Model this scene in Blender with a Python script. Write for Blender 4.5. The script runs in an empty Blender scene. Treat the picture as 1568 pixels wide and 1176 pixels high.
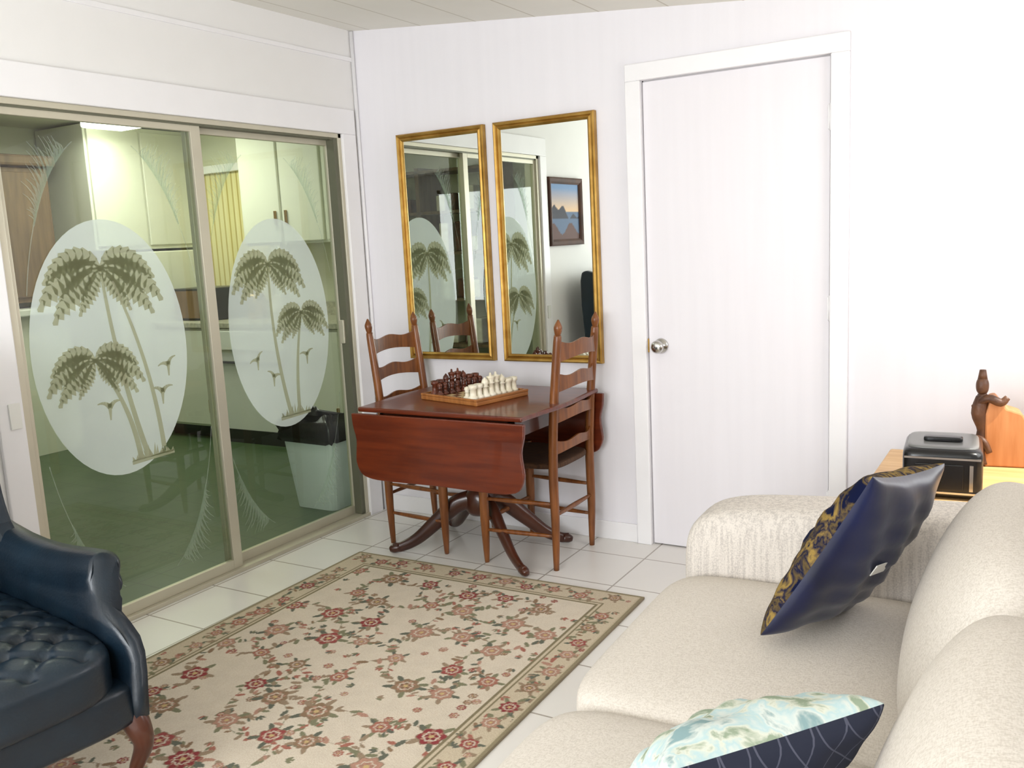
import bpy, bmesh, math, random
import numpy as np
from mathutils import Vector, Matrix, Euler
random.seed(7); rng=np.random.default_rng(5)
S=bpy.context.scene
COL=S.collection

# ------------------------------------------------------------ materials
def lin(r,g,b):
    f=lambda c:(c/255/12.92) if c/255<=.04045 else ((c/255+.055)/1.055)**2.4
    return (f(r),f(g),f(b),1)
def newmat(name):
    m=bpy.data.materials.new(name); m.use_nodes=True
    nt=m.node_tree; return m,nt,nt.nodes['Principled BSDF']
def mat(name,c,rough=.5,metal=0,c2=None,scale=8,stretch=(1,1,1),bump=0,bscale=None,coat=0,sheen=0,detail=4,spec=None):
    m,nt,b=newmat(name); N=nt.nodes; L=nt.links
    b.inputs['Base Color'].default_value=c; b.inputs['Roughness'].default_value=rough; b.inputs['Metallic'].default_value=metal
    b.inputs['Coat Weight'].default_value=coat
    if spec is not None: b.inputs['Specular IOR Level'].default_value=spec
    if sheen: b.inputs['Sheen Weight'].default_value=sheen
    tc=N.new('ShaderNodeTexCoord'); mp=N.new('ShaderNodeMapping'); mp.inputs['Scale'].default_value=stretch
    L.new(tc.outputs['Object'],mp.inputs['Vector'])
    no=N.new('ShaderNodeTexNoise'); no.inputs['Scale'].default_value=scale; no.inputs['Detail'].default_value=detail
    L.new(mp.outputs[0],no.inputs['Vector'])
    rp=N.new('ShaderNodeValToRGB'); rp.color_ramp.elements[0].position=.35; rp.color_ramp.elements[1].position=.65
    rp.color_ramp.elements[0].color=c; rp.color_ramp.elements[1].color=c2 or tuple(min(1,x*1.02) for x in c[:3])+(1,)
    L.new(no.outputs['Fac'],rp.inputs['Fac']); L.new(rp.outputs['Color'],b.inputs['Base Color'])
    if bump:
        bn=N.new('ShaderNodeTexNoise'); bn.inputs['Scale'].default_value=bscale or scale*4; L.new(mp.outputs[0],bn.inputs['Vector'])
        bu=N.new('ShaderNodeBump'); bu.inputs['Strength'].default_value=bump; bu.inputs['Distance'].default_value=.004
        L.new(bn.outputs['Fac'],bu.inputs['Height']); L.new(bu.outputs[0],b.inputs['Normal'])
    return m
def grid_mat(name,base,line,axes,rough=.4,spec=None,noise=None):
    """axes: list of (axis index, pitch, offset, half width)"""
    m,nt,b=newmat(name); N=nt.nodes; L=nt.links
    b.inputs['Roughness'].default_value=rough
    if spec is not None: b.inputs['Specular IOR Level'].default_value=spec
    tc=N.new('ShaderNodeTexCoord'); sp=N.new('ShaderNodeSeparateXYZ'); L.new(tc.outputs['Object'],sp.inputs[0])
    prev=None
    def M(op,a,bv=None):
        n=N.new('ShaderNodeMath'); n.operation=op
        if isinstance(a,(int,float)): n.inputs[0].default_value=a
        else: L.new(a,n.inputs[0])
        if bv is not None:
            if isinstance(bv,(int,float)): n.inputs[1].default_value=bv
            else: L.new(bv,n.inputs[1])
        return n.outputs[0]
    for ax,pitch,off,hw in axes:
        v=M('SUBTRACT',sp.outputs[ax],off); v=M('DIVIDE',v,pitch); v=M('FRACT',M('ADD',v,100.5)); v=M('ABSOLUTE',M('SUBTRACT',v,.5))
        v=M('LESS_THAN',v,hw/pitch)
        prev=v if prev is None else M('MAXIMUM',prev,v)
    no=N.new('ShaderNodeTexNoise'); no.inputs['Scale'].default_value=5; L.new(tc.outputs['Object'],no.inputs['Vector'])
    mx0=N.new('ShaderNodeMix'); mx0.data_type='RGBA'; L.new(no.outputs['Fac'],mx0.inputs['Factor'])
    mx0.inputs['A'].default_value=base; mx0.inputs['B'].default_value=noise or tuple(x*.94 for x in base[:3])+(1,)
    mx=N.new('ShaderNodeMix'); mx.data_type='RGBA'; L.new(prev,mx.inputs['Factor'])
    L.new(mx0.outputs['Result'],mx.inputs['A']); mx.inputs['B'].default_value=line
    L.new(mx.outputs['Result'],b.inputs['Base Color'])
    return m
def vcol_mat(name,rough=.8,bump=.3):
    m,nt,b=newmat(name); N=nt.nodes; L=nt.links
    a=N.new('ShaderNodeVertexColor'); a.layer_name='Col'
    no=N.new('ShaderNodeTexNoise'); no.inputs['Scale'].default_value=260; tc=N.new('ShaderNodeTexCoord'); L.new(tc.outputs['Object'],no.inputs['Vector'])
    mm=N.new('ShaderNodeMix'); mm.data_type='RGBA'; mm.blend_type='OVERLAY'; mm.inputs['Factor'].default_value=.25
    L.new(a.outputs['Color'],mm.inputs['A']); L.new(no.outputs['Fac'],mm.inputs['B'])
    L.new(mm.outputs['Result'],b.inputs['Base Color']); b.inputs['Roughness'].default_value=rough
    b.inputs['Specular IOR Level'].default_value=.2
    if bump:
        bu=N.new('ShaderNodeBump'); bu.inputs['Strength'].default_value=bump; bu.inputs['Distance'].default_value=.003
        L.new(no.outputs['Fac'],bu.inputs['Height']); L.new(bu.outputs[0],b.inputs['Normal'])
    return m
def fabric(name,c,c2,st1,st2,rough=.95,k=.85):
    m,nt,b=newmat(name); N=nt.nodes; L=nt.links
    tc=N.new('ShaderNodeTexCoord')
    outs=[]
    for st in (st1,st2):
        mp=N.new('ShaderNodeMapping'); L.new(tc.outputs['Object'],mp.inputs[0]); mp.inputs['Scale'].default_value=st
        n1=N.new('ShaderNodeTexNoise'); n1.inputs['Scale'].default_value=1; n1.inputs['Detail'].default_value=1; L.new(mp.outputs[0],n1.inputs[0]); outs.append(n1.outputs[0])
    ad=N.new('ShaderNodeMath'); ad.operation='ADD'; L.new(outs[0],ad.inputs[0]); L.new(outs[1],ad.inputs[1])
    rp=N.new('ShaderNodeValToRGB'); rp.color_ramp.elements[0].position=.62; rp.color_ramp.elements[1].position=.98
    ml=N.new('ShaderNodeMath'); ml.operation='MULTIPLY'; ml.inputs[1].default_value=k; L.new(ad.outputs[0],ml.inputs[0])
    rp.color_ramp.elements[0].color=c2; rp.color_ramp.elements[1].color=c
    L.new(ml.outputs[0],rp.inputs[0]); L.new(rp.outputs[0],b.inputs['Base Color'])
    b.inputs['Roughness'].default_value=rough; b.inputs['Specular IOR Level'].default_value=.15
    bu=N.new('ShaderNodeBump'); bu.inputs['Strength'].default_value=.22; bu.inputs['Distance'].default_value=.0015
    L.new(ad.outputs[0],bu.inputs['Height']); L.new(bu.outputs[0],b.inputs['Normal'])
    return m
def seethrough(name,tint,fac=None,diff=None):
    """thin single-sheet glass: tinted transparent + schlick reflection; with diff -> etched glass"""
    m,nt,b=newmat(name); N=nt.nodes; L=nt.links; N.remove(b); out=N['Material Output']
    t=N.new('ShaderNodeBsdfTransparent'); t.inputs[0].default_value=tint
    if diff:
        d=N.new('ShaderNodeBsdfDiffuse'); tr=N.new('ShaderNodeBsdfTranslucent')
        no=N.new('ShaderNodeTexNoise'); no.inputs['Scale'].default_value=6; tc=N.new('ShaderNodeTexCoord'); L.new(tc.outputs['Object'],no.inputs['Vector'])
        rp=N.new('ShaderNodeValToRGB'); rp.color_ramp.elements[0].color=diff; rp.color_ramp.elements[1].color=tuple(min(1,x*1.1) for x in diff[:3])+(1,)
        L.new(no.outputs[0],rp.inputs[0]); L.new(rp.outputs[0],d.inputs[0]); L.new(rp.outputs[0],tr.inputs[0])
        m1=N.new('ShaderNodeMixShader'); m1.inputs[0].default_value=.22; L.new(d.outputs[0],m1.inputs[1]); L.new(tr.outputs[0],m1.inputs[2])
        m2=N.new('ShaderNodeMixShader'); m2.inputs[0].default_value=fac; L.new(t.outputs[0],m2.inputs[1]); L.new(m1.outputs[0],m2.inputs[2])
        L.new(m2.outputs[0],out.inputs[0])
    else:
        g=N.new('ShaderNodeBsdfGlossy'); g.inputs['Roughness'].default_value=.01
        lw=N.new('ShaderNodeLayerWeight'); lw.inputs[0].default_value=.5
        pw=N.new('ShaderNodeMath'); pw.operation='POWER'; pw.inputs[1].default_value=5; L.new(lw.outputs['Facing'],pw.inputs[0])
        ma=N.new('ShaderNodeMath'); ma.operation='MULTIPLY_ADD'; ma.inputs[1].default_value=.9; ma.inputs[2].default_value=.06; L.new(pw.outputs[0],ma.inputs[0])
        m2=N.new('ShaderNodeMixShader'); L.new(ma.outputs[0],m2.inputs[0]); L.new(t.outputs[0],m2.inputs[1]); L.new(g.outputs[0],m2.inputs[2])
        L.new(m2.outputs[0],out.inputs[0])
    return m
def emit(name,c,s):
    m,nt,b=newmat(name); b.inputs['Emission Color'].default_value=c; b.inputs['Emission Strength'].default_value=s; b.inputs['Base Color'].default_value=c
    return m

# ------------------------------------------------------------ mesh helpers
def grp(name,loc=(0,0,0),rz=0):
    e=bpy.data.objects.new(name,None); e.empty_display_size=.1; e.location=loc; e.rotation_euler=(0,0,rz); COL.objects.link(e); return e
def mk(name,V,F,m=None,parent=None,smooth=False,bev=0,sub=0,mx=None):
    me=bpy.data.meshes.new(name); me.from_pydata([tuple(v) for v in V],[],F); me.update()
    bm=bmesh.new(); bm.from_mesh(me); bmesh.ops.recalc_face_normals(bm,faces=bm.faces); bm.to_mesh(me); bm.free()
    if smooth:
        for p in me.polygons: p.use_smooth=True
    o=bpy.data.objects.new(name,me); COL.objects.link(o)
    if m: me.materials.append(m)
    if mx is not None: me.transform(mx)
    if parent: o.parent=parent
    if bev:
        b=o.modifiers.new('b','BEVEL'); b.width=bev; b.segments=2; b.limit_method='ANGLE'
    if sub:
        s=o.modifiers.new('s','SUBSURF'); s.levels=sub; s.render_levels=sub
    return o
def box(name,lo,hi,m,parent=None,bev=0,mx=None):
    x0,y0,z0=lo;x1,y1,z1=hi
    V=[(x0,y0,z0),(x1,y0,z0),(x1,y1,z0),(x0,y1,z0),(x0,y0,z1),(x1,y0,z1),(x1,y1,z1),(x0,y1,z1)]
    F=[(0,3,2,1),(4,5,6,7),(0,1,5,4),(1,2,6,5),(2,3,7,6),(3,0,4,7)]
    return mk(name,V,F,m,parent,bev=bev,mx=mx)
def join_boxes(name,L,m,parent=None,bev=0):
    V=[];F=[]
    for lo,hi in L:
        k=len(V);x0,y0,z0=lo;x1,y1,z1=hi
        V+=[(x0,y0,z0),(x1,y0,z0),(x1,y1,z0),(x0,y1,z0),(x0,y0,z1),(x1,y0,z1),(x1,y1,z1),(x0,y1,z1)]
        F+=[tuple(k+i for i in f) for f in [(0,3,2,1),(4,5,6,7),(0,1,5,4),(1,2,6,5),(2,3,7,6),(3,0,4,7)]]
    return mk(name,V,F,m,parent,bev=bev)
def prism(name,poly,axis,a,b,m,parent=None,bev=0,smooth=False,mx=None):
    def P(p,t):
        if axis==0: return (t,p[0],p[1])
        if axis==1: return (p[0],t,p[1])
        return (p[0],p[1],t)
    n=len(poly); V=[P(p,a) for p in poly]+[P(p,b) for p in poly]
    F=[tuple(range(n)),tuple(range(2*n-1,n-1,-1))]+[(i,(i+1)%n,n+(i+1)%n,n+i) for i in range(n)]
    return mk(name,V,F,m,parent,smooth,bev,mx=mx)
def loft(name,rings,m,parent=None,smooth=True,caps=True,mx=None,closed=False):
    n=len(rings[0]);V=[p for r in rings for p in r];F=[]
    R=len(rings)
    for k in range(R-1 if not closed else R):
        a=k*n;b=((k+1)%R)*n
        for i in range(n): F.append((a+i,a+(i+1)%n,b+(i+1)%n,b+i))
    if caps and not closed: F+=[tuple(range(n)),tuple(range((R-1)*n,R*n))]
    return mk(name,V,F,m,parent,smooth,mx=mx)
def catmull(P,k=6):
    P=[Vector(p) for p in P];out=[]
    Q=[P[0]*2-P[1]]+P+[P[-1]*2-P[-2]]
    for i in range(1,len(Q)-2):
        for j in range(k):
            t=j/k;a,b,c,d=Q[i-1],Q[i],Q[i+1],Q[i+2]
            out.append(.5*((2*b)+(c-a)*t+(2*a-5*b+4*c-d)*t*t+(3*b-a-3*c+d)*t**3))
    out.append(P[-1]);return out
def tube(name,P,Rr,m,parent=None,seg=12,k=6,flat=(1,1),up=Vector((0,0,1)),mx=None):
    Rr=list(Rr) if hasattr(Rr,'__len__') else [Rr]*len(P)
    C=catmull(P,k) if k>1 else [Vector(p) for p in P]
    RR=[]
    if k>1:
        rc=catmull([(r,0,0) for r in Rr],k); RR=[max(.0005,r.x) for r in rc]
    else: RR=Rr
    rings=[]
    for i,c in enumerate(C):
        t=(C[min(i+1,len(C)-1)]-C[max(i-1,0)]).normalized()
        u=up if abs(t.dot(up))<.95 else Vector((1,0,0))
        a=t.cross(u).normalized();b=a.cross(t).normalized()
        rings.append([c+a*math.cos(q)*RR[i]*flat[0]+b*math.sin(q)*RR[i]*flat[1] for q in [2*math.pi*j/seg for j in range(seg)]])
    return loft(name,rings,m,parent,mx=mx)
def lathe(name,prof,m,parent=None,seg=20,loc=(0,0,0),mx=None,sq=None):
    rings=[[(loc[0]+r*math.cos(2*math.pi*j/seg),loc[1]+r*math.sin(2*math.pi*j/seg),loc[2]+z) for j in range(seg)] for r,z in prof]
    return loft(name,rings,m,parent,mx=mx)
def sbox(name,c,h,m,parent=None,n=6,res=14,fn=None,mx=None,crown=0):
    bm=bmesh.new(); bmesh.ops.create_cube(bm,size=2)
    bmesh.ops.subdivide_edges(bm,edges=bm.edges,cuts=res,use_grid_fill=True)
    for v in bm.verts:
        p=v.co; s=(abs(p.x)**n+abs(p.y)**n+abs(p.z)**n)**(1/n); q=p/s
        P=Vector((q.x*h[0],q.y*h[1],q.z*h[2]))
        if crown: P.z+=crown*(1-q.x**2)*(1-q.y**2)*(1 if q.z>0 else -.3)*abs(q.z)
        P+=Vector(c)
        if fn: P=fn(P,q)
        v.co=P
    me=bpy.data.meshes.new(name); bm.to_mesh(me); bm.free()
    for p in me.polygons: p.use_smooth=True
    if mx is not None: me.transform(mx)
    me.materials.append(m); o=bpy.data.objects.new(name,me); COL.objects.link(o)
    if parent: o.parent=parent
    return o
def cgrid(name,w,h,nx,ny,color,m,parent=None,mx=None,pos=None):
    xs=np.linspace(0,w,nx);ys=np.linspace(0,h,ny);X,Y=np.meshgrid(xs,ys)
    C=color(X,Y); Z=np.zeros_like(X)
    co=np.stack([X,Y,Z],-1).reshape(-1,3)
    if pos is not None: co=pos(co)
    i=np.arange(nx*ny).reshape(ny,nx)
    f=np.stack([i[:-1,:-1],i[:-1,1:],i[1:,1:],i[1:,:-1]],-1).reshape(-1,4)
    me=bpy.data.meshes.new(name); me.vertices.add(len(co)); me.vertices.foreach_set('co',co.astype(np.float32).ravel())
    me.loops.add(f.size); me.loops.foreach_set('vertex_index',f.ravel().astype(np.int32))
    me.polygons.add(len(f)); me.polygons.foreach_set('loop_start',np.arange(0,f.size,4,dtype=np.int32))
    me.update(calc_edges=True); me.validate()
    at=me.color_attributes.new('Col','FLOAT_COLOR','POINT')
    at.data.foreach_set('color',np.concatenate([C.reshape(-1,3),np.ones((len(co),1))],1).astype(np.float32).ravel())
    for p in me.polygons: p.use_smooth=True
    if mx is not None: me.transform(mx)
    me.materials.append(m); o=bpy.data.objects.new(name,me); COL.objects.link(o)
    if parent: o.parent=parent
    return o

# ------------------------------------------------------------ material set
M_wall=mat('wall_paint',lin(237,234,238),.7,c2=lin(239,236,240),scale=3,stretch=(7,7,.3),spec=.2)
M_wallL=mat('left_wall_paint',lin(240,238,236),.7,spec=.2,c2=lin(241,239,237))
M_wallo=mat('plain_wall_paint',lin(238,237,237),.8,spec=.2)
M_ceil=grid_mat('ceiling_panel',lin(240,237,228),lin(206,200,186),[(0,.31,.12,.004)],.8,.2)
M_tile=grid_mat('floor_tile',lin(238,234,228),lin(176,168,158),[(0,.31,.34,.0035),(1,.335,-.53,.0035)],.22,.5)
M_trim=mat('white_trim',lin(244,242,243),.45)
M_door=mat('door_paint',lin(235,231,235),.5,c2=lin(237,233,237),scale=3,stretch=(9,9,.4))
M_alu=mat('champagne_aluminium',lin(204,198,178),.4,.4)
M_alud=mat('dark_channel',lin(110,110,92),.5,.3)
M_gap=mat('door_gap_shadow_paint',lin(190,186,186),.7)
M_glass=seethrough('green_glass',(.79,.87,.76,1))
M_etch=seethrough('etched_glass',(.88,.93,.88,1),.72,lin(234,244,240))
M_etch2=seethrough('etch_line',(.88,.93,.88,1),.22,lin(222,232,222))
M_palm=seethrough('etched_palm',(.85,.86,.78,1),.62,lin(188,188,160))
M_gold=mat('gold_frame',lin(160,120,52),.36,.75,c2=lin(186,148,76),scale=14)
M_mirror,_nt,_b=newmat('mirror_glass'); _b.inputs['Metallic'].default_value=1; _b.inputs['Roughness'].default_value=.005; _b.inputs['Base Color'].default_value=(.78,.82,.77,1)
M_cherry=mat('cherry_wood',lin(86,32,14),.28,c2=lin(108,44,19),scale=3,stretch=(1.2,14,14),coat=.25)
M_cherryd=mat('dark_cherry',lin(54,26,17),.3,c2=lin(78,39,23),scale=4,coat=.3)
M_pframe=mat('picture_frame_wood',lin(64,38,26),.7,c2=lin(84,50,34))
M_chair=mat('maple_stain',lin(106,58,24),.35,c2=lin(138,82,38),scale=6,stretch=(8,8,1),coat=.1)
M_rush=mat('woven_seat',lin(60,36,20),.8,c2=lin(92,60,34),scale=30,stretch=(1,8,1),bump=.6)
M_brass=mat('brass',lin(176,140,70),.3,.9)
M_chrome=mat('chrome',lin(200,198,194),.15,1)
M_sofa=fabric('sofa_weave',lin(217,209,199),lin(200,191,180),(420,160,420),(120,420,120))
M_sofas=fabric('sofa_weave_striped',lin(218,210,201),lin(190,182,175),(110,110,4),(260,260,260))
M_navy=mat('navy_satin',lin(7,12,42),.34,c2=lin(13,22,62),scale=6,bump=.3,bscale=14,sheen=.1)
M_leather=mat('navy_leather',lin(10,23,34),.36,c2=lin(17,35,48),scale=5,bump=.15,bscale=120,coat=.1)
M_legw=mat('mahogany_leg',lin(64,28,16),.3,c2=lin(86,42,22),scale=6,coat=.3)
M_tag=mat('white_tag',lin(235,232,226),.8)
M_black=mat('black_plastic',lin(14,14,16),.25)
M_dgrey=mat('grey_plastic',lin(116,116,114),.3)
M_oak=mat('light_oak',lin(206,160,104),.4,c2=lin(222,182,128),scale=3,stretch=(1,14,14))
M_carved=mat('carved_wood',lin(70,42,28),.5,c2=lin(104,68,44),scale=20,bump=.4)
M_orangew=mat('cedar_wood',lin(184,118,68),.5,c2=lin(200,136,86),scale=5,stretch=(8,8,1))
M_kfloor=grid_mat('kitchen_floor_tile',lin(84,102,70),lin(62,78,54),[(0,.33,0,.004),(1,.33,0,.004)],.35,noise=lin(60,82,52))
M_kwall=mat('kitchen_wall',lin(226,226,204),.8)
M_kcab=mat('kitchen_cabinet',lin(232,232,216),.5)
M_white=mat('white_enamel',lin(238,238,232),.3)
M_kdark=mat('dark_counter',lin(44,44,42),.3)
M_kcounter=mat('counter_top',lin(200,196,176),.3,c2=lin(170,166,150),scale=40)
M_hutch=mat('hutch_wood',lin(112,90,66),.6,c2=lin(132,106,78),scale=3,stretch=(8,8,1))
M_can=mat('grey_bin_plastic',lin(232,238,244),.45)
M_bag=mat('black_bag',lin(14,14,16),.3,bump=.8,bscale=22)
M_curt=grid_mat('gold_blinds',lin(234,224,170),lin(196,178,110),[(0,.06,0,.008)],.7)
M_lamp=emit('fluorescent_diffuser',(1,1,.88,1),6)
M_cream=mat('cream_piece',lin(232,222,196),.35,c2=lin(246,240,222),scale=20)
M_brownp=mat('brown_piece',lin(70,32,20),.35,c2=lin(108,54,34),scale=30)
M_boardw=mat('board_wood',lin(150,92,46),.35,c2=lin(176,116,62),scale=5,stretch=(10,1,1))
M_check,_nt,_b=newmat('checker_squares')
_c=_nt.nodes.new('ShaderNodeTexChecker'); _c.inputs['Scale'].default_value=28.57; _c.inputs['Color1'].default_value=lin(214,188,140); _c.inputs['Color2'].default_value=lin(96,52,28)
_t=_nt.nodes.new('ShaderNodeTexCoord'); _nt.links.new(_t.outputs['Object'],_c.inputs['Vector']); _nt.links.new(_c.outputs[0],_b.inputs['Base Color'])

# ------------------------------------------------------------ ROOM
XR=3.5; YF=-5.0
box('floor',(0,YF-.1,-.06),(XR+.1,.1,0),M_tile)
def zc(x): return 2.465-.095*x
mk('ceiling',[(-.1,YF-.1,zc(-.1)),(XR+.1,YF-.1,zc(XR+.1)),(XR+.1,.1,zc(XR+.1)),(-.1,.1,zc(-.1)),(-.1,YF-.1,2.6),(XR+.1,YF-.1,2.6),(XR+.1,.1,2.6),(-.1,.1,2.6)],
   [(0,3,2,1),(4,5,6,7),(0,1,5,4),(1,2,6,5),(2,3,7,6),(3,0,4,7)],M_ceil)
DX0,DX1,DH=1.542,2.313,2.03
join_boxes('wall_back',[((-.1,0,0),(DX0,.1,2.5)),((DX1,0,0),(XR+.1,.1,2.5)),((DX0,0,DH),(DX1,.1,2.5)),((DX0,.07,0),(DX1,.1,DH))],M_wall)
Y0,Y1,HS=-1.92,-.14,1.957
join_boxes('wall_left',[((-.1,YF,0),(0,Y0,2.5)),((-.1,Y1,0),(0,0,2.5)),((-.1,Y0,HS),(0,Y1,2.5))],M_wallL)
RW=(-1.05,-.25,.85,1.95)
join_boxes('wall_right',[((XR,YF,0),(XR+.1,RW[0],2.5)),((XR,RW[1],0),(XR+.1,0,2.5)),((XR,RW[0],0),(XR+.1,RW[1],RW[2])),((XR,RW[0],RW[3]),(XR+.1,RW[1],2.5))],M_wallo)
FW=(.6,2.9,.7,2.0)
join_boxes('wall_front',[((-.1,YF-.1,0),(FW[0],YF,2.5)),((FW[1],YF-.1,0),(XR+.1,YF,2.5)),((FW[0],YF-.1,0),(FW[1],YF,FW[2])),((FW[0],YF-.1,FW[3]),(FW[1],YF,2.5))],M_wallo)
g=grp('window_1')
join_boxes('frame',[((XR+.02,RW[0],RW[2]),(XR+.07,RW[0]+.04,RW[3])),((XR+.02,RW[1]-.04,RW[2]),(XR+.07,RW[1],RW[3])),((XR+.02,RW[0],RW[2]),(XR+.07,RW[1],RW[2]+.04)),((XR+.02,RW[0],RW[3]-.04),(XR+.07,RW[1],RW[3])),((XR+.03,RW[0],1.38),(XR+.06,RW[1],1.42))],M_trim,g)
g=grp('window_2')
join_boxes('frame',[((FW[0],YF-.07,FW[2]),(FW[0]+.04,YF-.02,FW[3])),((FW[1]-.04,YF-.07,FW[2]),(FW[1],YF-.02,FW[3])),((FW[0],YF-.07,FW[2]),(FW[1],YF-.02,FW[2]+.04)),((FW[0],YF-.07,FW[3]-.04),(FW[1],YF-.02,FW[3])),((1.73,YF-.06,FW[2]),(1.77,YF-.03,FW[3]))],M_trim,g)

box('baseboard_back',(.0,-.012,0),(1.472,0,.085),M_trim,bev=.003)
box('baseboard_right_part',(2.385,-.012,0),(XR,0,.085),M_trim,bev=.003)
g=grp('door_1',(DX0,0,0))
w=DX1-DX0
box('slab',(.005,.004,.006),(w-.005,.05,DH-.006),M_door,g,bev=.002)
for i,z in enumerate((1.80,1.07,.28)):
    box('hinge_%d'%(i+1),(w-.012,-.006,z-.045),(w+.006,.014,z+.045),M_trim,g,bev=.002)
    lathe('hinge_pin_%d'%(i+1),[(.006,-.05),(.006,.05)],M_trim,g,8,(w-.001,-.006,z))
R90=Matrix.Translation((.062,.004,.91))@Matrix.Rotation(math.radians(90),4,'X')
lathe('knob',[(.001,0),(.032,0),(.033,.004),(.028,.01),(.012,.014),(.011,.028),(.02,.034),(.028,.045),(.028,.056),(.022,.064),(.01,.067),(.001,.067)],M_chrome,g,24,mx=R90)
box('latch_plate',(.0,.0,.88),(.006,.014,.94),M_brass,g)
T=.068
join_boxes('trim_1',[((DX0-T,-.02,0),(DX0,0,DH)),((DX1,-.02,0),(DX1+T,0,DH)),((DX0-T,-.02,DH),(DX1+T,0,DH+.07))],M_trim,bev=.004)
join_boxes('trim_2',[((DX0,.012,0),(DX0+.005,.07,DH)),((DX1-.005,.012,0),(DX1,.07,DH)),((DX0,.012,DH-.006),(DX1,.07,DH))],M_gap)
join_boxes('trim_3',[((0,Y0-.09,HS),(.018,Y1+.10,HS+.12)),((0,Y1,0),(.018,Y1+.10,HS)),((0,Y0-.09,0),(.018,Y0,HS))],M_trim,bev=.004)
join_boxes('trim_4',[((.0,YF,2.315),(.008,0,2.335))],M_trim,bev=.001)
box('light_switch',(.018,Y0-.055,.84),(.026,Y0-.015,.93),M_white,bev=.002)
tube('trim_5',[(.010,-.010,.0),(.010,-.010,2.46)],.010,M_trim,k=1,seg=8)

# ------------------------------------------------------------ SLIDING DOOR
g=grp('sliding_glass_door')
join_boxes('outer_frame',[((-.09,Y0,0),(.004,Y0+.03,HS)),((-.09,Y1-.022,0),(.004,Y1,HS)),((-.09,Y0,HS-.022),(.004,Y1,HS)),((-.09,Y0,0),(.012,Y1,.018))],M_alu,g,bev=.002)
join_boxes('dark_jamb',[((-.05,Y1-.05,.02),(-.003,Y1-.022,HS-.02)),((-.06,Y0+.03,HS-.030),(-.004,Y1-.022,HS-.022))],M_alud,g)
def panel(nm,a,b,x,rw=.045,lw=.045):
    join_boxes('frame_'+nm,[((x-.012,a,.018),(x+.012,a+lw,HS-.022)),((x-.012,b-rw,.018),(x+.012,b,HS-.022)),((x-.012,a+lw,.018),(x+.012,b-rw,.06)),((x-.012,a+lw,HS-.055),(x+.012,b-rw,HS-.022))],M_alu,g,bev=.002)
    mk('glass_'+nm,[(x,a+lw,.06),(x,b-rw,.06),(x,b-rw,HS-.055),(x,a+lw,HS-.055)],[(0,1,2,3)],M_glass,g)
panel('fixed',Y0+.03,-1.005,-.022,lw=.02,rw=.05)
panel('moving',-1.05,Y1-.03,-.062,rw=.02,lw=.01)
def ell(cy,cz,a,b,n=64): return [(cy+a*math.cos(2*math.pi*i/n),cz+b*math.sin(2*math.pi*i/n)) for i in range(n)]
def flat(name,polys,x,m,parent):
    V=[];F=[]
    for pl in polys:
        k=len(V); V+=[(x,p[0],p[1]) for p in pl]; F.append(tuple(range(k,k+len(pl))))
    return mk(name,V,F,m,parent)
def strip(pts,w0,w1):
    out=[];n=len(pts)
    for i in range(n-1):
        (a,b),(c,d)=pts[i],pts[i+1]; L=math.hypot(c-a,d-b) or 1; nx,ny=-(d-b)/L,(c-a)/L
        wa=w0+(w1-w0)*i/(n-1); wb=w0+(w1-w0)*(i+1)/(n-1)
        out.append([(a+nx*wa,b+ny*wa),(a-nx*wa,b-ny*wa),(c-nx*wb,d-ny*wb),(c+nx*wb,d+ny*wb)])
    return out
def arc(p0,p1,bulge,n=10):
    out=[]
    for i in range(n+1):
        t=i/n; x=p0[0]+(p1[0]-p0[0])*t; y=p0[1]+(p1[1]-p0[1])*t
        L=math.hypot(p1[0]-p0[0],p1[1]-p0[1]); nx,ny=-(p1[1]-p0[1])/L,(p1[0]-p0[0])/L
        k=bulge*4*t*(1-t); out.append((x+nx*k,y+ny*k))
    return out
def frond(c,ang,L,droop):
    pts=[];x,y=c;n=10
    a=ang
    for i in range(n+1):
        pts.append((x,y)); x+=math.cos(a)*L/n; y+=math.sin(a)*L/n
        d=-math.pi/2
        diff=math.atan2(math.sin(d-a),math.cos(d-a)); a+=diff*droop/n*1.5
    P=[]
    def wd(i): return math.sin(math.pi*min(1,(i+.4)/(n+.4))**.75)*.052*L/.22
    for i in range(n):
        (ax,ay),(bx,by)=pts[i],pts[i+1]
        dx,dy=(bx-ax),(by-ay); l=math.hypot(dx,dy)
        for sg in (1,-1):
            nx,ny=-dy/l*sg,dx/l*sg
            k=1.0 if ny<0 else .35
            w0,w1=wd(i)*k,wd(i+1)*k
            P.append([(ax,ay),(bx,by),(bx+nx*w1*.62+dx*.5,by+ny*w1*.62+dy*.5),(ax+nx*w0*1.08+dx*1.25,ay+ny*w0*1.08+dy*1.25),(ax+nx*w0*.6,ay+ny*w0*.6)])
    return P
def palm(base,crown,bulge,R,lean=0):
    P=strip(arc(base,crown,bulge,14),.012,.006)
    for an,dr,l in [(22,.9,1),(62,1.0,.9),(118,1.0,.9),(158,.9,1),(-12,.7,.9),(194,.7,.9),(-45,.4,.62),(228,.4,.62)]:
        P+=frond(crown,math.radians(an+lean),R*l,dr)
    return P
def bird(c,s,a=0):
    P=[]
    for q in (20,160): 
        e=(c[0]+s*math.cos(math.radians(q+a)),c[1]+s*math.sin(math.radians(q+a)))
        P+=strip(arc(c,e,s*.18 if q<90 else -s*.18,5),s*.20,.002)
    P+=strip([(c[0],c[1]+s*.3),(c[0]-s*.05,c[1]-s*.9)],s*.18,.003)
    return P
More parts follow.
